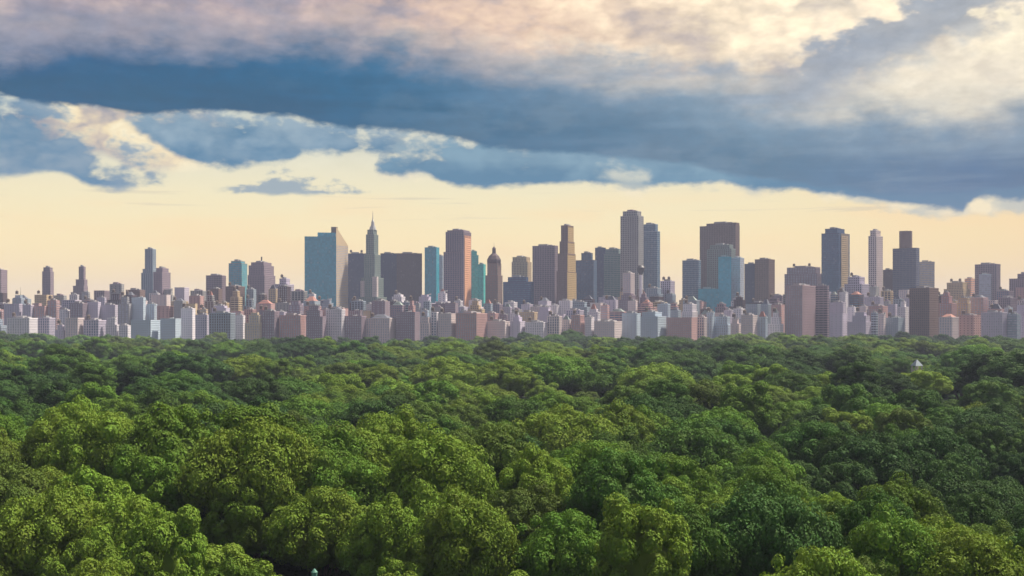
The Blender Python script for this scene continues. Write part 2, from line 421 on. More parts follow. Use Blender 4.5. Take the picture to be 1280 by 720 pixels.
def water_tank(p, x, y, z, s=1.0):
    m = MB()
    for a in (-1, 1):
        for b in (-1, 1): m.box(x + a * 1.5 * s - .15, x + a * 1.5 * s + .15, y + b * 1.5 * s - .15, y + b * 1.5 * s + .15, z, z + 2.6 * s)
    m.cone(x, y, z + 2.6 * s, z + 6.4 * s, 2.3 * s, 2.2 * s); m.cone(x, y, z + 6.45 * s, z + 8.2 * s, 2.5 * s, .1)
    m.build("water_tank", WOODM, p)

rng = random.Random(11)
BLD = []      # (root, adjectives, noun, px centre, top row, row key)

TL = [None]; root_tiers = []
def place(px0, px1, D, share=0.25, depth=None):
    """centre, yaw, width and depth of a block seen between two azimuths, SHARE of it the east face"""
    c = (px0 + px1) / 2; phi = math.atan((c - 640) / F); wide = (px1 - px0) / F * D / math.cos(phi) * math.cos(phi) ** 2
    if share == 0:
        rel = 0.0; W = wide; Dp = depth or W * .8
    else:
        rel = math.radians(24) * (1 if share > 0 else -1)
        W = wide * (1 - abs(share)) / math.cos(rel); Dp = wide * abs(share) / math.sin(abs(rel))
        Dp = min(Dp, 90)
    return wx(c, D), rel + phi, W, Dp

def tower(name, label, cat, px0, px1, D, tiers, wall, glass, style='masonry', share=.25, depth=None, cap=True, tank=0, slab=None):
    """tiers: list of (px0, px1, top row); the lowest and widest first"""
    cx, rel, W, Dp = place(px0, px1, D, share, depth)
    root = empty(name, (cx, D, 0), -rel)
    tag(root, label, cat)
    mw, mg = MB(), MB(); root_tiers.clear()
    sc = W / (px1 - px0); cpx = (px0 + px1) / 2; z0 = 0.0; prev = None
    for (a, b, yt) in tiers:
        x0, x1 = (a - cpx) * sc, (b - cpx) * sc
        dd = Dp * max(.35, (b - a) / (px1 - px0)) / 2
        z1 = wz(yt, D)
        facade(mw, mg, x0, x1, -dd, dd, z0, z1, style)
        z0 = z1; prev = (x0, x1, dd); root_tiers.append((x1, dd, z1))
    mw.build("wall", WM[wall], root); mg.build("window_glazing", GM[glass], root)
    x0, x1, dd = prev; m = MB()
    m.box(x0 + .3, x1 - .3, -dd + .3, dd - .3, z0 + .25, z0 + .45); m.build("roof", ROOF, root)
    if cap:
        m = MB(); q = (x1 - x0)
        m.box(x0 + q * .22, x0 + q * .62, -dd * .5, dd * .5, z0 + .45, z0 + 4.2)
        m.box(x0 + q * .66, x0 + q * .82, -dd * .3, dd * .6, z0 + .45, z0 + 2.8)
        m.build("rooftop_plant_room", WM['grey'] if wall not in ('grey',) else WM['mauve'], root)
    for k in range(tank): water_tank(root, x0 + (x1 - x0) * (.2 + .55 * k), -dd * .5, z0 + .45, 1.1)
    TL[0] = root; root['hw'] = W / 2
    root['px'] = cpx; root['yt'] = tiers[-1][2]; root['W'] = W; root['zt'] = z0; root['dd'] = dd
    return root

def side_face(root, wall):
    """warm banded panels that paint sunlight onto the east face"""
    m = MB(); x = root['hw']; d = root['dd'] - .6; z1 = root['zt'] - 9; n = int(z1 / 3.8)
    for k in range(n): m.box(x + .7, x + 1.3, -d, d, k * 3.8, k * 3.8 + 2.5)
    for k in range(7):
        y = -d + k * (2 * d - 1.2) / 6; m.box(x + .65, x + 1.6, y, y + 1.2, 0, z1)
    m.build("sunlit_side_panels", WM[wall], root)  # warm panel colour stands in for sunlight on this side

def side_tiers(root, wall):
    """the same painted sunlight on the east side of every setback"""
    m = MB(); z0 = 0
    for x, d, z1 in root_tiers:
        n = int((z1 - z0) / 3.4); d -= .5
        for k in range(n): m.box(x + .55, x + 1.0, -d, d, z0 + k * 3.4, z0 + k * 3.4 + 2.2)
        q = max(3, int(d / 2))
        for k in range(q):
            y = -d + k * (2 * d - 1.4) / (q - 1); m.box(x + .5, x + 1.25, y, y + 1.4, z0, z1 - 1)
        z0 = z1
    m.build("sunlit_side_panels", WM[wall], root)  # sunlight put into the panel colour, tier by tier

# ------------------------------------------------------------------ landmark towers of the skyline
T = tower
T("residential_tower", "dark mauve tower cut by the left edge of the photo", "tower", -14, 9, 2350, [(-14, 9, 338)], 'mauve', 'bronze', share=.35)
T("residential_tower", "lone square grey mauve tower rising near the left end of the skyline", "tower", 53, 67, 2500, [(53, 67, 340), (54.5, 65.5, 335)], 'mauve', 'dark', share=.3)
T("stepped_tower", "mauve tower with a thin turret on sloping shoulders, near the left end", "tower", 89, 110, 2400, [(89, 110, 366), (92, 110, 358), (96, 110, 350), (100, 108, 334)], 'mauve', 'dark', share=.28)
T("stepped_tower", "tall blue grey tower with a narrower upper shaft, tallest on the left third", "tower", 177, 197, 2450, [(177, 197, 342), (179, 196, 337), (182, 195, 312)], 'blue grey', 'blue', 'ribs', share=.3)
T("residential_tower", "dark mauve tower tucked beside the tallest blue grey tower on the left", "tower", 192, 213, 2300, [(192, 213, 341), (196, 211, 336)], 'mauve', 'navy', share=.5)
T("residential_tower", "flat topped grey mauve tower just left of the dark teal tower", "tower", 258, 282, 2420, [(258, 282, 345)], 'mauve', 'dark', 'ribs', share=.2)
T("glass_tower", "dark teal glass tower with a navy side face, left of the blue glass slab", "tower", 286, 309, 2500, [(286, 309, 330), (289, 306, 327)], 'grey green', 'teal', 'curtain', share=.3)
t_ = T("apartment_tower", "broad mauve tower with a rounded crown and a small mast, beside the dark teal tower", "tower", 310, 344, 2400, [(310, 344, 345), (311, 342, 333), (314, 339, 329)], 'mauve', 'dark', share=.4)
m = MB(); m.box(-1, 1, -1, 1, t_['zt'] + 4, t_['zt'] + 12); m.build("mast", DARKM, t_)
T("apartment_tower", "pale lilac tower with two stepped tops left of the blue glass slab", "tower", 344, 367, 2350, [(344, 367, 356), (350, 362, 349)], 'lilac', 'dark', 'ribs', share=.35, tank=1)
# glass slab with the wedge behind
t_ = T("glass_slab_tower", "broad blue teal glass slab tower with a slanted cream side wing", "tower", 381, 420, 2450, [(381, 420, 297)], 'teal', 'teal', 'curtain', share=0, depth=34, cap=False)
zt = t_['zt']; W = t_['W']; k = W / 39
m = MB(); m.box(-W / 2 + 16 * k, W / 2 - .5, -12, 12, zt + 1.0, zt + 9); m.build("upper_storey", GM['teal'], t_)
m = MB(); m.box(W / 2 - 6 * k, W / 2 + 2 * k, 2, 13, zt + 9, zt + 21); m.build("rooftop_box", WM['brown'], t_)
z2 = wz(353, 2450); zA, zB = wz(284, 2450), wz(306, 2450)
m = MB(); x0, x1 = W / 2 + .3, W / 2 + 15.5 * k; yy0, yy1 = -13, 34
m.v += [(x0, yy0, 0), (x1, yy0 + 36, 0), (x1, yy1, 0), (x0, yy1, 0), (x0, yy0, zA), (x1, yy0 + 36, zB), (x1, yy1, zB), (x0, yy1, zA)]
m.f += [(0, 3, 2, 1), (4, 5, 6, 7), (0, 1, 5, 4), (1, 2, 6, 5), (2, 3, 7, 6), (3, 0, 4, 7)]
m.build("slanted_wing", WM['tan'], t_)  # tan colour holds the warm sky reflected on this face
m = MB()
for q in range(1, 60):
    z = q * zB / 60
    m.v += [(x0, yy0 - .15, z), (x1 + .15, yy0 + 35.85, z), (x1 + .15, yy1, z), (x0, yy0 - .15, z + 1.2), (x1 + .15, yy0 + 35.85, z + 1.2), (x1 + .15, yy1, z + 1.2)]
    b = len(m.v) - 6; m.f += [(b, b + 1, b + 4, b + 3), (b + 1, b + 2, b + 5, b + 4)]
m.build("wing_window_bands", GM['pale'], t_)
T("office_tower", "navy slab half hidden behind the stepped spire tower", "tower", 434, 458, 2700, [(434, 458, 318)], 'navy', 'navy', 'curtain', share=0, depth=40, tank=2)
# spire tower
t_ = T("spire_tower", "grey green stepped tower with a needle spire, tallest point left of centre", "tower", 449, 483, 2500,
       [(449, 483, 372), (452, 479, 348), (455, 475, 319), (457.5, 472, 294), (459.5, 470, 288)], 'grey green', 'green', 'ribs', share=.35, cap=False)
zt = t_['zt']; m = MB()
m.cone(0, 0, zt + 1, zt + 8, 7, 5.2, 12); m.cone(0, 0, zt + 8, zt + 17, 3.8, 2.8, 12); m.cone(0, 0, zt + 17, zt + 21, 2.8, 1.0, 12); m.build("spire_base", STEEL, t_)
m = MB(); m.cone(0, 0, zt + 21, wz(264, 2500), .9, .25, 8); m.build("spire", STEEL, t_)
m = MB()
sc = t_['W'] / 34
for a, b, yt in ((450.5, 457, 352), (473, 481, 347)):
    facade(m, MB(), (a - 466) * sc, (b - 466) * sc, -19, -12, 0, wz(yt, 2500), 'masonry')
m.build("pale_side_wing", WM['pale stone'], t_)
T("office_slab", "navy half of the long flat topped dark block right of the spire tower", "office block", 476, 496, 2620, [(476, 496, 318)], 'navy', 'navy', 'ribs', share=0, depth=45)
T("office_slab", "dark plum half of the long flat topped block right of the spire tower", "office block", 496.3, 527, 2600, [(496.3, 527, 318)], 'dark brown', 'bronze', 'ribs', share=0, depth=45)
T("glass_tower", "slim teal grey tower with a pale right edge, left of the orange faced tower", "tower", 531, 549, 2480, [(531, 549, 310)], 'teal', 'teal', 'curtain', share=.2)
T("glass_tower", "thin pale glass tower between the slim teal tower and the orange faced tower", "tower", 547, 556, 2560, [(547, 556, 321)], 'pale blue', 'pale', 'curtain', share=.3)
T("office_tower", "tall dark grey tower with a narrow orange sunlit right face, left of the turquoise towers", "tower", 555, 589, 2400, [(555, 589, 316), (558, 589, 291), (560, 587, 289)], 'mauve', 'navy', 'ribs', share=.30)
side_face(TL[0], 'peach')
T("glass_tower", "bright turquoise glass tower, taller of the turquoise pair", "tower", 588, 598, 2600, [(588, 598, 320), (588, 596, 315)], 'turquoise', 'turquoise', 'curtain', share=0, depth=30)
T("glass_tower", "bright turquoise glass tower, shorter of the turquoise pair", "tower", 597, 607, 2560, [(597, 607, 331)], 'turquoise', 'turquoise', 'curtain', share=.25)
t_ = T("domed_tower", "brown and grey green tower with a domed cap and finial right of the turquoise pair", "tower", 607, 628, 2420, [(607, 628, 345), (609.5, 626.5, 330)], 'brown', 'green', share=.28, cap=False)
zt = t_['zt']; r = t_['W'] * .55; m = MB()
m.cone(0, 0, zt + 1, zt + 8, r, r * 1.02, 8); m.cone(0, 0, zt + 8, zt + 15, r * 1.02, r * .72, 8); m.cone(0, 0, zt + 15, zt + 20, r * .72, r * .3, 8); m.cone(0, 0, zt + 20, zt + 29, r * .28, r * .26, 8); m.cone(0, 0, zt + 29, zt + 33, r * .3, r * .05, 8)
m.build("domed_cap", WM['dark brown'], t_)
m = MB(); m.cone(0, 0, zt + 33, zt + 41, .5, .15, 6); m.build("finial", STEEL, t_)
T("office_tower", "short brown tower with a pale striped crown behind the wide dark blue block", "tower", 640, 664, 2750, [(640, 664, 328), (641, 662, 322)], 'tan', 'bronze', 'ribs', share=.2)
T("office_block", "wide dark blue block with a stepped roof right of the domed tower", "office block", 629, 667, 2350, [(629, 667, 353), (635, 660, 347)], 'navy', 'blue', 'bands', share=.1)
T("office_tower", "flat topped grey mauve tower left of the slender golden tower", "tower", 666, 697, 2450, [(666, 697, 308)], 'mauve', 'dark', 'ribs', share=.12)
T("stepped_tower", "slender stepped tower, maroon in front and golden on its sunlit side", "tower", 696, 720, 2380, [(696, 720, 340), (698, 719.5, 318), (700.5, 718.5, 303), (702.5, 717.5, 283)], 'brown', 'bronze', share=.48)
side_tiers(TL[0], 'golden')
T("office_tower", "dark slate tower with a small penthouse right of the slender golden tower", "tower", 719, 746, 2450, [(719, 746, 326), (727, 741, 317)], 'dark slate', 'blue', 'curtain', share=.15)
T("glass_tower", "narrow navy glass tower left of the tallest pale ribbed tower", "tower", 744, 757, 2560, [(744, 757, 311)], 'navy', 'navy', 'curtain', share=0, depth=40)
T("office_tower", "grey green office tower with a dark roof edge just left of the tallest ribbed tower", "tower", 755, 779, 2500, [(755, 779, 318), (757, 776, 312)], 'grey green', 'green', 'bands', share=.15)
T("ribbed_tower", "tallest tower of the skyline, pale grey with vertical ribs", "tower", 776, 804, 2420, [(776, 804, 271), (779, 801, 265)], 'grey', 'dark', 'ribs', share=.22)
T("glass_tower", "slate blue tower with a notched shoulder right of the tallest ribbed tower", "tower", 803, 825, 2500, [(803, 825, 290), (803, 822, 281)], 'blue grey', 'blue', 'curtain', share=.15)
T("apartment_tower", "pale stone tower in front of the foot of the tallest ribbed tower", "tower", 779, 793, 2250, [(779, 793, 342)], 'pale stone', 'pale', 'ribs', share=.35)
# observation tower
D = 2200; root = empty("observation_tower", (wx(801, D), D, 0)); tag(root, "slim white shaft topped by a dark flared disc before the tallest ribbed tower", "observation tower")
m = MB(); m.cone(0, 0, 0, wz(343, D), 3.4, 2.6, 16); m.build("shaft", WM['white'], root)
m = MB(); m.cone(0, 0, wz(343.5, D), wz(337, D), 2.7, 7.0, 20); m.cone(0, 0, wz(337, D), wz(334.5, D), 7.0, 7.2, 20); m.cone(0, 0, wz(334.5, D), wz(332, D), 7.0, 4.5, 20); m.build("viewing_deck", DARKM, root)
T("apartment_tower", "blue grey stepped tower directly right of the white shaft with the flared disc", "tower", 806, 829, 2260, [(806, 829, 368), (808, 826, 361)], 'blue grey', 'blue', 'ribs', share=.25, tank=1)
T("apartment_tower", "lilac grey tower with a water tank below the notched slate blue tower", "tower", 826, 843, 2280, [(826, 843, 352)], 'lilac', 'dark', 'ribs', share=.3, tank=2)
T("glass_tower", "blue slate glass tower standing left of the wide brown tower", "tower", 853, 876, 2500, [(853, 876, 326)], 'blue grey', 'blue', 'curtain', share=.12)
T("office_tower", "wide brown office tower with a stepped left shoulder, right of centre", "tower", 875, 924, 2560, [(875, 924, 283), (884, 924, 280)], 'brown', 'bronze', 'ribs', share=.1)
T("office_tower", "pale crowned grey tower standing before the wide brown tower", "tower", 884, 919, 2400, [(884, 919, 312), (888, 916, 307)], 'grey green', 'bronze', 'ribs', share=.15)
T("glass_tower", "bright teal glass tower before the wide brown tower", "tower", 898, 914, 2330, [(898, 914, 322)], 'teal', 'teal', 'curtain', share=0, depth=25)
T("glass_tower", "pale blue glass tower on the right side of the wide brown tower", "tower", 914, 930, 2360, [(914, 930, 323)], 'pale blue', 'pale', 'curtain', share=.3)
T("glass_block", "low deep teal glass block at the foot of the wide brown tower", "office block", 873, 899, 2280, [(873, 899, 362)], 'teal', 'teal', 'curtain', share=0, depth=30)
T("office_tower", "dark purple navy tower right of the pale blue glass tower", "tower", 931, 949, 2500, [(931, 949, 331)], 'navy', 'navy', 'ribs', share=0, depth=40)
T("office_tower", "brown mauve tower overlapping the dark purple navy tower", "tower", 944, 968, 2440, [(944, 968, 325)], 'brown', 'bronze', 'ribs', share=.3)
T("apartment_block", "wide brown grey block with pale roof houses left of the blue and tan tower", "apartment block", 981, 1028, 2500, [(981, 1028, 343), (984, 1025, 335)], 'mauve', 'pale', 'balcony', share=.15, tank=2)
T("apartment_tower", "big rosy mauve block standing right above the tree line, broadest one there", "apartment block", 983, 1019, 1930, [(983, 1019, 358)], 'rose', 'pale', 'ribs', share=.45)
T("apartment_tower", "plain dark mauve slab below the blue and tan tower", "apartment block", 1018.5, 1036, 1960, [(1018.5, 1036, 358)], 'mauve', 'dark', 'bands', share=.1)
T("glass_tower", "tower with a deep blue glass front and a tan sunlit side face", "tower", 1027, 1062, 2450, [(1027, 1062, 293), (1031, 1055, 287)], 'navy', 'blue', 'curtain', share=.38)
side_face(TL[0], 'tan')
T("apartment_tower", "broad lilac tower in the middle ground right under the blue and tan tower", "apartment block", 1056, 1086, 2200, [(1056, 1086, 356), (1060, 1080, 347)], 'lilac', 'dark', 'ribs', share=.3, tank=1)
T("needle_tower", "slim pale tan tower with a notched top, alone between two dark towers", "tower", 1086, 1103, 2400, [(1086, 1103, 296), (1088, 1100, 289)], 'pale stone', 'dark', 'ribs', share=.45)
T("apartment_tower", "short dark brown tower between the slim tan tower and the slate purple tower", "tower", 1104, 1117, 2550, [(1104, 1117, 338)], 'dark brown', 'bronze', share=0)
t_ = T("office_tower", "dark slate purple tower with a drum shaped block on its roof", "tower", 1116, 1149, 2480, [(1116, 1149, 311)], 'dark slate', 'navy', 'bands', share=.12, cap=False)
m = MB(); m.cone(-.5, 0, t_['zt'] + 1, wz(289, 2480), 12.2, 12.2, 24); m.build("rooftop_drum", WM['brown'], t_)
T("apartment_tower", "plain beige tower behind the slate purple tower with the drum", "tower", 1148, 1168, 2650, [(1148, 1168, 328)], 'cream', 'pale', 'bands', share=0)
T("apartment_tower", "large mauve brown block with a pale right face by the tree line", "apartment block", 1137, 1173, 1930, [(1137, 1173, 361)], 'brown', 'dark', 'masonry', share=.32)
T("apartment_tower", "tower with a ragged roof of tanks left of the peach walled tower", "tower", 1180, 1212, 2450, [(1180, 1212, 362), (1184, 1210, 354)], 'tan', 'dark', 'masonry', share=.25, tank=2)
T("apartment_tower", "peach coloured narrow tower beside the grey framed tower near the right end", "tower", 1206, 1219, 2500, [(1206, 1219, 349)], 'peach', 'pale', 'bands', share=.4)
T("office_tower", "grey framed tower with a pale glazed front near the right end", "tower", 1219, 1250, 2450, [(1219, 1250, 331)], 'mauve', 'dark', 'ribs', share=.15)
T("glass_tower", "pale blue glass tower standing in front of the grey framed tower", "tower", 1224, 1239, 2380, [(1224, 1239, 344)], 'pale blue', 'pale', 'curtain', share=0, depth=25)
T("apartment_tower", "teal grey tower with a small water tank near the right end", "tower", 1247, 1263, 2400, [(1247, 1263, 364)], 'grey green', 'green', share=.3, tank=1)
T("residential_tower", "brown purple tower cut by the right edge of the photo", "tower", 1262, 1296, 2300, [(1262, 1296, 349), (1273, 1290, 343)], 'mauve', 'bronze', 'ribs', share=.25)

# ------------------------------------------------------------------ the lower city, three streets deep
ANCH = [(-14, "left edge tower"), (60, "lone square tower"), (100, "thin turret tower"), (187, "tall bluish tower"), (270, "flat mauve tower"),
        (298, "dark teal tower"), (328, "rounded mauve tower"), (400, "teal slab"), (465, "needle spire tower"), (512, "long dark block"),
        (571, "orange faced tower"), (600, "turquoise towers"), (648, "wide blue block"), (682, "mauve grey tower"), (709, "golden tower"),
        (733, "dark slate tower"), (767, "grey green tower"), (790, "tallest tower"), (814, "notched blue tower"), (864, "blue slate tower"), (903, "wide brown tower"),
        (956, "brown mauve tower"), (1002, "pale penthouse block"), (1044, "blue tan tower"), (1095, "slim tan tower"), (1132, "drum topped tower"),
        (1160, "plain beige tower"), (1196, "ragged roofed tower"), (1234, "grey framed tower"), (1275, "right edge tower")]

def name_all(items):
    """items: (object, stem, tail, px). Same words get an order from left to right"""
    by = {}
    for it in items: by.setdefault((it[1], it[2]), []).append(it)
    for (stem, tail), v in by.items():
        v.sort(key=lambda q: q[3]); n = len(v)
        for i, it in enumerate(v):
            if n == 1: pre = ""
            elif n == 2: pre = ("left ", "right ")[i]
            else: pre = (ordinal_word(i) + " from left ").replace("first from left", "leftmost") if i < n - 1 else "rightmost "
            it[0]['label'] = pre + stem + " " + tail

def anchor(px):
    a = min(ANCH, key=lambda q: abs(q[0] - px)); return a[1]

def tops(row, px):
    prof = {3: [(-60, 368), (0, 370), (60, 372), (140, 362), (230, 366), (300, 362), (345, 366), (420, 380), (470, 378), (540, 372), (600, 376), (640, 387), (680, 378), (780, 372), (830, 370), (900, 380), (960, 376), (1000, 366), (1080, 362), (1180, 372), (1250, 368), (1340, 368)],
            2: [(-60, 378), (0, 380), (60, 382), (140, 372), (230, 374), (300, 374), (345, 376), (420, 384), (470, 380), (560, 378), (640, 390), (680, 382), (780, 376), (830, 378), (900, 384), (960, 382), (1000, 372), (1080, 370), (1180, 380), (1250, 378), (1340, 378)],
            1: [(-60, 388), (0, 386), (100, 382), (150, 376), (230, 384), (300, 388), (330, 388), (420, 388), (470, 386), (560, 386), (640, 394), (700, 388), (780, 384), (900, 390), (1000, 384), (1100, 380), (1200, 378), (1340, 384)],
            0: [(-60, 400), (0, 401), (130, 402), (225, 398), (235, 388), (290, 394), (330, 391), (430, 389), (440, 394), (560, 396), (660, 398), (760, 399), (860, 398), (960, 398), (1080, 396), (1200, 393), (1340, 396)]}[row]
    xs_, ys_ = zip(*prof); return float(np.interp(px, xs_, ys_))

def palette(row, px):
    if row == 0:
        if px < 230: return ['white', 'pale stone', 'lilac', 'pale blue', 'lilac', 'blue grey']
        if px < 285: return ['blue grey', 'pale blue', 'white', 'lilac']
        if px < 330: return ['cream', 'pale stone', 'white']
        if px < 412: return ['pink brick', 'pink brick', 'mauve', 'pink brick', 'red brick']
        if px < 560: return ['pink brick', 'lilac', 'pale stone', 'white', 'mauve']
        if px < 700: return ['pale blue', 'white', 'lilac', 'pink brick', 'pale stone']
        if px < 840: return ['white', 'pale stone', 'pink brick', 'pale blue', 'lilac']
        if px < 990: return ['white', 'pale stone', 'lilac', 'pale blue', 'cream', 'pink brick']
        return ['lilac', 'lilac', 'pale blue', 'blue grey', 'pink brick', 'pale stone', 'mauve']
    if row == 1 and 300 < px < 440: return ['pink brick', 'lilac', 'mauve', 'pink brick']
    if row == 1: return ['lilac', 'pale stone', 'mauve', 'pink brick', 'blue grey', 'pale blue', 'grey', 'tan', 'pink brick', 'white', 'lilac']
    return ['mauve', 'grey', 'lilac', 'brown', 'pale stone', 'blue grey', 'tan', 'pink brick', 'dark brown', 'white']

ROWD = {0: 1885, 1: 2000, 2: 2120, 3: 2260}
ROWN = {0: "front row", 1: "second row", 2: "third row", 3: "fourth row"}
items = []
for row in (0, 1, 2, 3):
    px = -40.0
    while px < 1325:
        wpx = rng.choice([rng.uniform(7, 14), rng.uniform(14, 24), rng.uniform(24, 38)]) if row == 0 else rng.uniform(9, 24)
        if row == 0 and 320 < px < 400: wpx = rng.uniform(20, 34)
        D = ROWD[row] + rng.uniform(-14, 30)
        if row < 2:
            blk = [b for b in ((981, 1037), (1136, 1174)) if px < b[1] and px + wpx > b[0]]
            if blk:
                if blk[0][0] - px > 6: wpx = blk[0][0] - px - .3
                else: px = blk[0][1] + .3; continue
        c = px + wpx / 2
        if row == 0 and (975 < c < 1040 or 1130 < c < 1178): D = 1885 + rng.uniform(-14, 0)
        yt = tops(row, c) + (rng.triangular(-10, 8, 0) if row else rng.triangular(-8, 7, 0))
        wall = rng.choice(palette(row, c)); glass = rng.choice(['dark', 'blue', 'bronze', 'pale', 'dark'])
        style = rng.choice(['masonry', 'masonry', 'ribs', 'ribs', 'plain', 'plain', 'bands', 'balcony'])
        if wall in ('white', 'pale stone', 'pale blue', 'lilac', 'cream'):
            glass = rng.choice(['pale', 'pale', 'blue']); style = rng.choice(['masonry', 'ribs', 'plain', 'ribs'])
        if row < 2 and rng.random() < .6: glass = 'pale'
        if row == 0 and 230 < c < 640: style = rng.choice(['ribs', 'ribs', 'masonry'])
        tiers = [(px, px + wpx, yt)]
        stepped = rng.random() < .35 and wpx > 12
        if stepped:
            e1, e2 = rng.uniform(0, .3), rng.uniform(.7, 1)
            tiers = [(px, px + wpx, yt + rng.uniform(4, 9)), (px + wpx * e1, px + wpx * e2, yt - 1)]
            if rng.random() < .5 and wpx > 15: tiers.append((px + wpx * (e1 + .12), px + wpx * (e2 - .14), yt - rng.uniform(3, 7)))
        tk = 1 if rng.random() < .25 else 0
        o = tower("apartment_building", None, "apartment building", px, px + wpx, D, tiers, wall, glass, style, share=rng.choice([.18, .22, .28, .34]), cap=rng.random() < .7, tank=tk)
        o['group'] = "city buildings behind the park"
        kind = rng.random()
        if kind < .16:
            tr = tiers[-1]; hw = o['W'] / wpx * (tr[1] - tr[0]) / 2 * .8; cxx = ((tr[0] + tr[1]) / 2 - c) * o['W'] / wpx; dd = o['dd'] * .8
            m = MB(); q = [(cxx - hw, -dd), (cxx + hw, -dd), (cxx + hw, dd), (cxx - hw, dd)]; q2 = [(cxx + (a - cxx) * .35, b * .2) for a, b in q]
            m.prism(q, o['zt'] + 1.0, o['zt'] + rng.uniform(5, 9), q2); m.build("hipped_roof", rng.choice([WM['grey green'], WM['dark slate'], WM['red brick']]), o)
        elif kind < .34:
            m = MB(); m.cone(0, 0, o['zt'] + .4, o['zt'] + rng.uniform(8, 16), .35, .12, 6); m.build("mast", DARKM, o)
        if rng.random() < .4:
            m = MB(); bx_ = rng.uniform(-.3, .2) * o['W'] * .5
            for q in range(3): m.box(bx_ + q * 2.6, bx_ + q * 2.6 + 1.7, -o['dd'] * .7, -o['dd'] * .7 + 2, o['zt'] + .4, o['zt'] + 1.9 + q * .5)
            m.build("air_conditioners", STEEL, o)
        hgt = "" if stepped else "tall" if yt < tops(row, c) - 3 else ("low" if yt > tops(row, c) + 3 else "")
        stem = " ".join(x for x in (hgt, "stepped" if stepped else "plain", wall, "building") if x)
        tail = ("with tank, " if tk else "") + ROWN[row] + ", below " + anchor(c)
        items.append((o, stem, tail, c))
        px += wpx + (rng.uniform(.2, .8) if row == 0 else rng.uniform(.3, 2.0) if row < 3 else rng.uniform(.5, 7))
name_all(items)

# ------------------------------------------------------------------ trees
def leaf_mat():
    m = bpy.data.materials.new("leaves"); m.use_nodes = True; t = m.node_tree; t.nodes.clear()
    oi = t.nodes.new('ShaderNodeObjectInfo'); g = t.nodes.new('ShaderNodeNewGeometry')
    n = t.nodes.new('ShaderNodeTexNoise'); n.inputs['Scale'].default_value = .22; n.inputs['Detail'].default_value = 4
    t.links.new(g.outputs['Position'], n.inputs['Vector'])
    f = E(t, n.outputs['Fac']); isl = E(t, g.outputs['Random Per Island']); r = E(t, oi.outputs['Random'])
    hs = t.nodes.new('ShaderNodeHueSaturation'); an = t.nodes.new('ShaderNodeAttribute'); an.attribute_type = 'INSTANCER'; an.attribute_name = 'tint'; t.links.new(an.outputs['Color'], hs.inputs['Color'])
    hue = (f - .5) * .035 + (isl - .5) * .02 + (r - .5) * .015 + .505
    val = (f - .5) * .4 + (isl - .5) * .3 + (r - .5) * .3 + 1.0
    t.links.new(hue.s, hs.inputs['Hue']); hs.inputs['Saturation'].default_value = 0.98; val = val * 1.08; t.links.new(val.s, hs.inputs['Value'])
    d = t.nodes.new('ShaderNodeBsdfPrincipled'); d.inputs['Roughness'].default_value = .7; d.inputs['Specular IOR Level'].default_value = .1
    tr = t.nodes.new('ShaderNodeBsdfTranslucent')
    h2 = t.nodes.new('ShaderNodeHueSaturation'); h2.inputs['Hue'].default_value = .485; h2.inputs['Value'].default_value = 1.25; t.links.new(hs.outputs[0], h2.inputs['Color'])
    t.links.new(hs.outputs[0], d.inputs['Base Color']); t.links.new(h2.outputs[0], tr.inputs['Color'])
    mx = t.nodes.new('ShaderNodeMixShader'); mx.inputs[0].default_value = .16
    t.links.new(d.outputs[0], mx.inputs[1]); t.links.new(tr.outputs[0], mx.inputs[2])
    o = t.nodes.new('ShaderNodeOutputMaterial'); t.links.new(mx.outputs[0], o.inputs[0])
    return m
LEAF = leaf_mat()
BARK = simple_mat("bark", (.09, .07, .055), .95, .1, 0, 1.5, .35)

ICO_V = None
def ico():
    import bmesh
    b = bmesh.new(); bmesh.ops.create_icosphere(b, subdivisions=2, radius=1.0)
    v = np.array([p.co[:] for p in b.verts]); f = [tuple(q.index for q in p.verts) for p in b.faces]; b.free(); return v, f
ICO_V, ICO_F = ico()

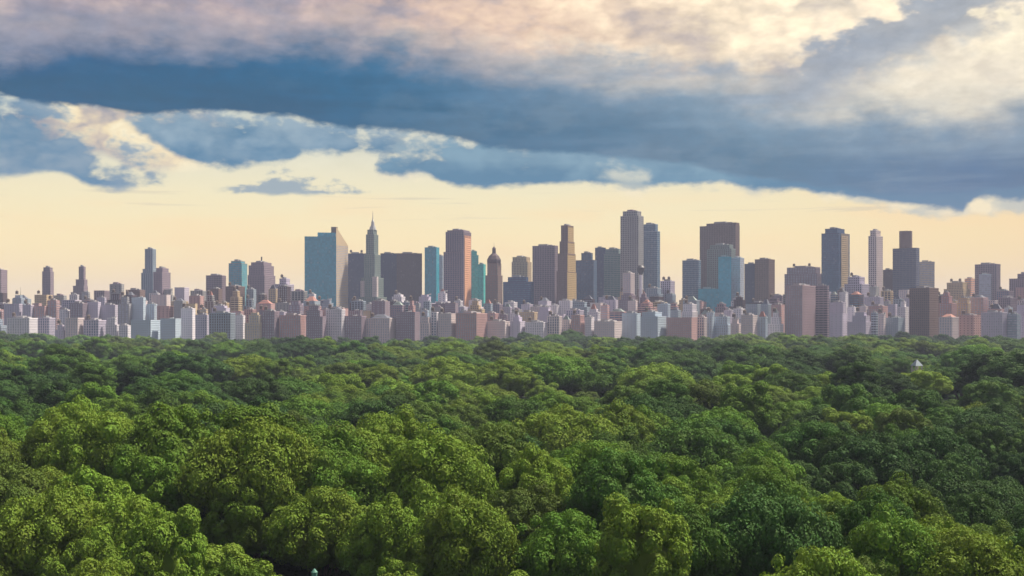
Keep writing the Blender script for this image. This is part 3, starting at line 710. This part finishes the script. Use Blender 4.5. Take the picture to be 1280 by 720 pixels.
def crown_mesh(seed, R, H, zc, nl, leaves, size, flat=1.0):
    """a dome of lobes, each clothed in small leaf sprays round a leafy core"""
    rs = np.random.RandomState(seed)
    V, Fs = [], []
    base = 0
    LP = []
    ga = math.pi * (3 - math.sqrt(5))
    ph0 = rs.rand() * 6.28
    for i in range(nl):
        u = 1 - 1.32 * (i + .5) / nl                      # 1 top .. -0.45 below the equator
        rr = math.sqrt(max(0, 1 - u * u)); a = ga * i + ph0 + rs.uniform(-.35, .35)
        k = rs.uniform(.76, 1.0) * (1.0 if u > .30 else 1.0 - .55 * (.30 - u) / .6)
        c = np.array([rr * math.cos(a) * R * k, rr * math.sin(a) * R * k, (abs(u) ** 1.25 * (1 if u > 0 else -1)) * H * k * rs.uniform(.88, 1.06)])
        lr = R * rs.uniform(.17, .29)
        if rs.rand() < .2 and u > 0:
            c = c * rs.uniform(1.06, 1.18); lr = R * rs.uniform(.10, .15)
        LP.append((c, lr))
    LP.append((np.array([0, 0, .14 * H]), R * .70))
    for j, (c, lr) in enumerate(LP):
        big = j == len(LP) - 1
        v = ICO_V * (1 + .14 * np.sin(ICO_V[:, [0]] * 5 + j) * np.cos(ICO_V[:, [1]] * 4 + 2 * j)) * lr * (.80 if big else .56)
        v[:, 2] *= (H / R * .8) if big else .82
        v = v + c
        V.append(v); Fs += [tuple(base + q for q in f) for f in ICO_F]; base += len(v)
        if big: continue
        n = int(leaves * 1.9 * (lr / (R * .24)) ** 2)
        d = rs.normal(size=(n, 3)); d /= np.linalg.norm(d, axis=1)[:, None]
        outw = c / (np.linalg.norm(c) + 1e-6)
        keep = (d @ outw > -.55); d = d[keep]; n = len(d)
        # tufts: bunch the sprays so that the surface has small clumps of its own
        nt_ = 16; td = rs.normal(size=(nt_, 3)); td /= np.linalg.norm(td, axis=1)[:, None]
        near = (d @ td.T).max(axis=1)
        rad = lr * (.74 + .34 * np.clip((near - .62) / .38, 0, 1) + rs.uniform(-.07, .10, n))
        p = d * rad[:, None]; p[:, 2] *= .84; p = p + c
        nrm = d + rs.normal(size=(n, 3)) * .26 + np.array([0, 0, .12]); nrm /= np.linalg.norm(nrm, axis=1)[:, None]
        t1 = np.cross(nrm, rs.normal(size=(n, 3))); t1 /= np.linalg.norm(t1, axis=1)[:, None]
        t2 = np.cross(nrm, t1)
        s = size * .72 * rs.uniform(.6, 1.3, n)[:, None]
        bend = nrm * s * .28
        q = np.stack([p - t1 * s, p - t2 * s * .75 + bend, p + t1 * s, p + t2 * s * .75 + bend], 1).reshape(-1, 3)
        V.append(q)
        Fs += [(base + 4 * i, base + 4 * i + 1, base + 4 * i + 2, base + 4 * i + 3) for i in range(n)]
        base += 4 * n
    V = np.concatenate(V); V[:, 2] += zc
    me = bpy.data.meshes.new("crown")
    me.from_pydata(V.tolist(), [], Fs); me.materials.append(LEAF)
    me.update()
    return me

def trunk_mesh(seed, R, zc, h):
    rs = random.Random(seed); m = MB()
    def limb(a, b, r0, r1, n=7):
        a, b = Vector(a), Vector(b); d = (b - a).normalized(); u = d.orthogonal().normalized(); v = d.cross(u); k = len(m.v)
        for p, r in ((a, r0), (b, r1)):
            m.v.extend(tuple(p + (u * math.cos(i * 2 * math.pi / n) + v * math.sin(i * 2 * math.pi / n)) * r) for i in range(n))
        m.f.extend((k + i, k + (i + 1) % n, k + n + (i + 1) % n, k + n + i) for i in range(n))
        m.f.append(tuple(k + n + i for i in range(n)))
    limb((0, 0, -1.5), (0, 0, .8), .75, .5); limb((0, 0, .8), (.2, 0, zc * .55), .5, .36)
    for i in range(6):
        a = i * 1.05 + rs.uniform(-.3, .3); e = (math.cos(a) * R * .5, math.sin(a) * R * .5, zc + rs.uniform(-1, 3))
        mid = (e[0] * .4, e[1] * .4, zc * .75)
        limb((.15, 0, zc * .5), mid, .3, .2, 6); limb(mid, e, .2, .06, 5)
    limb((.2, 0, zc * .55), (0, 0, zc + h * .6), .34, .08)
    me = bpy.data.meshes.new("trunk"); me.from_pydata(m.v, [], m.f); me.materials.append(BARK); me.update(); return me

GREENS = [("yellow green", (.125, .195, .020)), ("bright green", (.088, .166, .017)), ("mid green", (.056, .120, .017)), ("dark green", (.029, .070, .015)),
          ("olive green", (.078, .125, .020)), ("blue green", (.042, .090, .020)), ("deep green", (.040, .092, .014))]
SHAPES = []   # (crown mesh, trunk mesh, word)
for i, (R, H, zc, nl, lv, sz, word) in enumerate([(9.6, 8.0, 13.5, 70, 300, .33, "domed"), (8.2, 9.0, 13.5, 58, 300, .32, "rounded"), (11.0, 7.6, 14.0, 84, 300, .34, "spreading"),
        (7.2, 10.0, 14.0, 54, 300, .31, "oval"), (9.2, 8.6, 13.5, 46, 380, .36, "lumpy"), (8.8, 8.4, 13.0, 80, 240, .30, "dense"), (6.2, 6.8, 10.5, 40, 260, .30, "small")]):
    SHAPES.append((crown_mesh(40 + i, R, H, zc, nl, lv, sz), trunk_mesh(80 + i, R, zc, H), word, R, zc + H))

# where the trees stand
nrs = np.random.RandomState(5)
pts = []
yv = 95.0
j = 0
while yv < 1832:
    sp = float(np.interp(yv, [100, 300, 600], [12.4, 18, 30]))
    half = .42 * yv + 70
    n = int(2 * half / sp)
    for i in range(n + 1):
        x = -half + i * sp + (j % 2) * sp / 2 + nrs.uniform(-.36, .36) * sp
        y = yv + nrs.uniform(-.36, .36) * sp
        pts.append((x, y))
    yv += sp * .86; j += 1
P = np.array(pts)
ridge = np.sin(P[:, 1] / 23.0 + 1.7 * np.sin(P[:, 0] / 71.0) + P[:, 0] / 160.0) * .13 + np.sin(P[:, 0] / 38.0 - P[:, 1] / 55.0) * .07
ridge += np.where(P[:, 1] > 600, np.sin(P[:, 1] / 67.0 + 1.9 * np.sin(P[:, 0] / 150.0)) * .09, 0)
SC = (1.0 + ridge + nrs.uniform(-.17, .17, len(P))) * np.interp(P[:, 1], [100, 300, 600], [.63, .85, 1.42])
SZ = SC / np.interp(P[:, 1], [100, 300, 600], [.71, .89, 1.36]) * np.where(nrs.rand(len(P)) < .22, nrs.uniform(.72, .88, len(P)), nrs.uniform(.97, 1.07, len(P)))
LXp = (1146 - 640) / F
lane = (np.abs(P[:, 0] - LXp * P[:, 1]) < 19) & (P[:, 1] > 600) & (P[:, 1] < 765)
SC[lane] *= .6; SZ[lane] *= .5
front = (np.abs(P[:, 0] - LXp * P[:, 1]) < 20) & (P[:, 1] > 490) & (P[:, 1] <= 600)
SC[front] *= .8; SZ[front] *= .68
glade = (np.abs(P[:, 0] + .1544 * P[:, 1]) < 7.5) & (P[:, 1] > 112) & (P[:, 1] < 159)      # a small glade round the lamp
SC[glade] *= .62; SZ[glade] *= .62
keepm = np.hypot(P[:, 0] - LXp * 750, P[:, 1] - 750) > 7
P, SC, SZ = P[keepm], SC[keepm], SZ[keepm]
TZ = terr(P[:, 0], P[:, 1])
LX, LY = (1146 - 640) / F * 750, 750.0         # a small lookout tower stands here
TZ = terr(P[:, 0], P[:, 1])
sidx = nrs.randint(0, len(SHAPES) - 1, len(P)); sidx[nrs.rand(len(P)) < .05] = len(SHAPES) - 1
pink = np.sin(P[:, 0] / 57.0 + 2.0) + np.sin(P[:, 1] / 71.0 + P[:, 0] / 120.0) + nrs.normal(size=len(P)) * 1.0
order = ['dark green', 'deep green', 'blue green', 'mid green', 'bright green', 'olive green', 'yellow green', 'yellow green']
gi = np.clip(((pink + 2.6) / 5.2 * len(order)).astype(int), 0, len(order) - 1)
gname = [order[k] for k in gi]
GD = dict(GREENS)

vis = []
for k, (x, y) in enumerate(P):
    px = 640 + F * x / y; top = TZ[k] + SHAPES[sidx[k]][4] * SZ[k]; py = HOR + F * (HC - top) / y; hw = F * SHAPES[sidx[k]][3] * SC[k] / y
    if -hw * .55 < px < 1280 + hw * .55 and py < 712: vis.append((y, k, px, py))
vis.sort(); near = vis[:300]; nearset = {q[1] for q in near}
print("individual trees", len(near), "to", near[-1][0], "m; all", len(P))

TA = [a for a in ANCH if a[0] in (-14, 60, 100, 187, 270, 328, 400, 465, 512, 571, 648, 709, 790, 864, 903, 956, 1044, 1095, 1132, 1234)]
def band(py):
    if py > 655: return "at the bottom edge,"
    if py > 610: return "above the bottom rank,"
    if py > 575: return "low in the park,"
    if py > 545: return "below mid park,"
    if py > 520: return "around mid park,"
    return "above mid park,"
titems = []
crowns = bpy.data.collections.new("tree_crowns"); trunks = bpy.data.collections.new("tree_trunks")
def make_tree(k, px, py):
    me, tm, word, R, top = SHAPES[sidx[k]]
    root = empty("park_tree", (P[k, 0], P[k, 1], TZ[k]), nrs.uniform(0, 6.28)); s = SC[k]
    root.scale = (s * nrs.uniform(.94, 1.08), s * nrs.uniform(.94, 1.08), SZ[k])
    c = bpy.data.objects.new("crown", me); t = bpy.data.objects.new("trunk", tm)
    jit = nrs.uniform(.88, 1.14)
    c['tint'] = [v * jit for v in GD[gname[k]]]
    for o in (c, t): COL.objects.link(o); o.parent = root
    tag(root, None, "tree", "trees of the park woodland")
    a = min(TA, key=lambda q: abs(q[0] - px))
    titems.append((root, f"{word} {gname[k]} tree", f"{band(py)} below {a[1]}", px))
    return c, t
srcs = {}
for (y, k, px, py) in near:
    c, t = make_tree(k, px, py)
    key = (sidx[k], gname[k])
    if key not in srcs: srcs[key] = c
    if ('t', sidx[k]) not in srcs: srcs[('t', sidx[k])] = t
name_all(titems)

# the far woodland, too many to count: one object that places the same crowns and trunks
src_c = [v for k, v in srcs.items() if k[0] != 't']; key_c = [k for k in srcs if k[0] != 't']
# the picker orders a collection's members by name
for o in src_c: crowns.objects.link(o)
for v in [v for k, v in srcs.items() if k[0] == 't']: trunks.objects.link(v)
ordc = sorted(range(len(src_c)), key=lambda i: src_c[i].name)
rank = {key_c[i]: r for r, i in enumerate(ordc)}
rest = [k for k in range(len(P)) if k not in nearset and P[k, 1] > 150]
me = bpy.data.meshes.new("woodland"); me.from_pydata([(P[k, 0], P[k, 1], TZ[k]) for k in rest], [], [])
idx = []
for k in rest:
    key = (sidx[k], gname[k])
    if key not in rank:
        same = [q for q in rank if q[1] == gname[k]] or list(rank); key = same[k % len(same)]
    idx.append(rank[key])
tk = [k for k in srcs if k[0] == 't']; ordt = sorted(tk, key=lambda q: srcs[q].name); trank = {q[1]: i for i, q in enumerate(ordt)}
for nm, ty, val in (("pick", 'INT', idx), ("pick_trunk", 'INT', [trank.get(int(sidx[k]), 0) for k in rest]), ("size", 'FLOAT', [float(SC[k]) for k in rest]), ("rise", 'FLOAT', [float(SZ[k]) for k in rest]), ("turn", 'FLOAT', list(nrs.uniform(0, 6.28, len(rest))))):
    at = me.attributes.new(nm, ty, 'POINT'); at.data.foreach_set('value', np.array(val, dtype=np.int32 if ty == 'INT' else np.float32))
at = me.attributes.new("tint", 'FLOAT_VECTOR', 'POINT'); at.data.foreach_set('vector', np.array([[v * q for v in GD[gname[k]]] for k, q in zip(rest, nrs.uniform(.88, 1.14, len(rest)))], dtype=np.float32).ravel())
fo = bpy.data.objects.new("woodland", me); COL.objects.link(fo)
ug = []
for _ in range(4200):
    y = 105 + 620 * nrs.rand() ** 1.25; ug.append((nrs.uniform(-1, 1) * (.42 * y + 30), y))
ug = np.array(ug); uz = terr(ug[:, 0], ug[:, 1])
ume = bpy.data.meshes.new("undergrowth"); ume.from_pydata([(a, b, c - 1.6) for (a, b), c in zip(ug, uz)], [], [])
us = nrs.uniform(.22, .48, len(ug))
for nm, ty, val in (("pick", 'INT', nrs.randint(0, len(src_c), len(ug))), ("pick_trunk", 'INT', np.zeros(len(ug))), ("size", 'FLOAT', us * 1.3), ("rise", 'FLOAT', us * .75), ("turn", 'FLOAT', nrs.uniform(0, 6.28, len(ug)))):
    at = ume.attributes.new(nm, ty, 'POINT'); at.data.foreach_set('value', np.array(val, dtype=np.int32 if ty == 'INT' else np.float32))
at = ume.attributes.new("tint", 'FLOAT_VECTOR', 'POINT'); at.data.foreach_set('vector', np.array([[v * q for v in GD['dark green']] for q in nrs.uniform(.7, 1.2, len(ug))], dtype=np.float32).ravel())
uo = bpy.data.objects.new("undergrowth", ume); COL.objects.link(uo)
tag(uo, "dark undergrowth filling the ground between the park trees", "undergrowth", kind="stuff")
tag(fo, "far green woodland running back to the foot of the city", "woodland", kind="stuff")
ng = bpy.data.node_groups.new("woodland", 'GeometryNodeTree')
ng.interface.new_socket("Geometry", in_out='INPUT', socket_type='NodeSocketGeometry'); ng.interface.new_socket("Geometry", in_out='OUTPUT', socket_type='NodeSocketGeometry')
gi_, go_ = ng.nodes.new('NodeGroupInput'), ng.nodes.new('NodeGroupOutput')
def attr(nm, ty):
    n = ng.nodes.new('GeometryNodeInputNamedAttribute'); n.data_type = ty; n.inputs['Name'].default_value = nm; return n.outputs['Attribute']
joinn = ng.nodes.new('GeometryNodeJoinGeometry')
scn = ng.nodes.new('ShaderNodeCombineXYZ'); a_ = attr("size", 'FLOAT'); ng.links.new(a_, scn.inputs[0]); ng.links.new(a_, scn.inputs[1]); ng.links.new(attr("rise", 'FLOAT'), scn.inputs[2])
rot = ng.nodes.new('ShaderNodeCombineXYZ'); ng.links.new(attr("turn", 'FLOAT'), rot.inputs[2])
for colx, pk in ((crowns, "pick"), (trunks, "pick_trunk")):
    ci = ng.nodes.new('GeometryNodeCollectionInfo'); ci.inputs['Collection'].default_value = colx; ci.inputs['Separate Children'].default_value = True; ci.inputs['Reset Children'].default_value = True
    ip = ng.nodes.new('GeometryNodeInstanceOnPoints'); ip.inputs['Pick Instance'].default_value = True
    ng.links.new(gi_.outputs[0], ip.inputs['Points']); ng.links.new(ci.outputs[0], ip.inputs['Instance'])
    ng.links.new(attr(pk, 'INT'), ip.inputs['Instance Index']); ng.links.new(rot.outputs[0], ip.inputs['Rotation']); ng.links.new(scn.outputs[0], ip.inputs['Scale'])
    ng.links.new(ip.outputs[0], joinn.inputs[0])
ng.links.new(joinn.outputs[0], go_.inputs[0])
for o_ in (fo, uo):
    md = o_.modifiers.new("woodland", 'NODES'); md.node_group = ng

# ------------------------------------------------------------------ small things among the trees
def on_ground(px, y): x = (px - 640) / F * y; return x, y, float(terr(np.array(x), np.array(y)))
x, y, z = on_ground(393, 152)
root = empty("lamp_post", (x, y, z)); tag(root, "thin pale green lamp post between crowns at the bottom edge below the teal slab", "lamp post")
GP = simple_mat("pale_green_paint", (.10, .24, .21), .6, .3)
m = MB(); m.cone(0, 0, 0, 1, .34, .2, 10); m.cone(0, 0, 1, 17.5, .2, .14, 10); m.build("post", GP, root)
m = MB(); m.cone(0, 0, 17.5, 17.8, .16, .30, 10); m.cone(0, 0, 17.8, 18.6, .30, .36, 10); m.cone(0, 0, 18.6, 19.0, .40, .08, 10); m.build("lantern", GP, root)

z = float(terr(np.array(LX), np.array(LY))); zt_ = wz(449.5, LY)
root = empty("lookout_tower", (LX, LY, z), .3); tag(root, "tiny pale roofed lookout poking out of the woods far below the drum topped tower", "lookout tower")
m = MB(); m.box(-2.3, 2.3, -2.3, 2.3, -3, zt_ - z - 6.5); m.build("shaft", WM['pale stone'], root)
m = MB()
for a in (-1, 1):
    for b in (-1, 1): m.box(a * 2.0 - .25, a * 2.0 + .25, b * 2.0 - .25, b * 2.0 + .25, zt_ - z - 6.5, zt_ - z - 3.6)
m.box(-2.4, 2.4, -2.4, 2.4, zt_ - z - 6.5, zt_ - z - 6.1); m.build("gallery", WM['pale stone'], root)
m = MB(); q = [(-2.6, -2.6), (2.6, -2.6), (2.6, 2.6), (-2.6, 2.6)]; m.prism(q, zt_ - z - 3.6, zt_ - z, [(a * .08, b * .08) for a, b in q]); m.build("roof", WM['blue grey'], root)
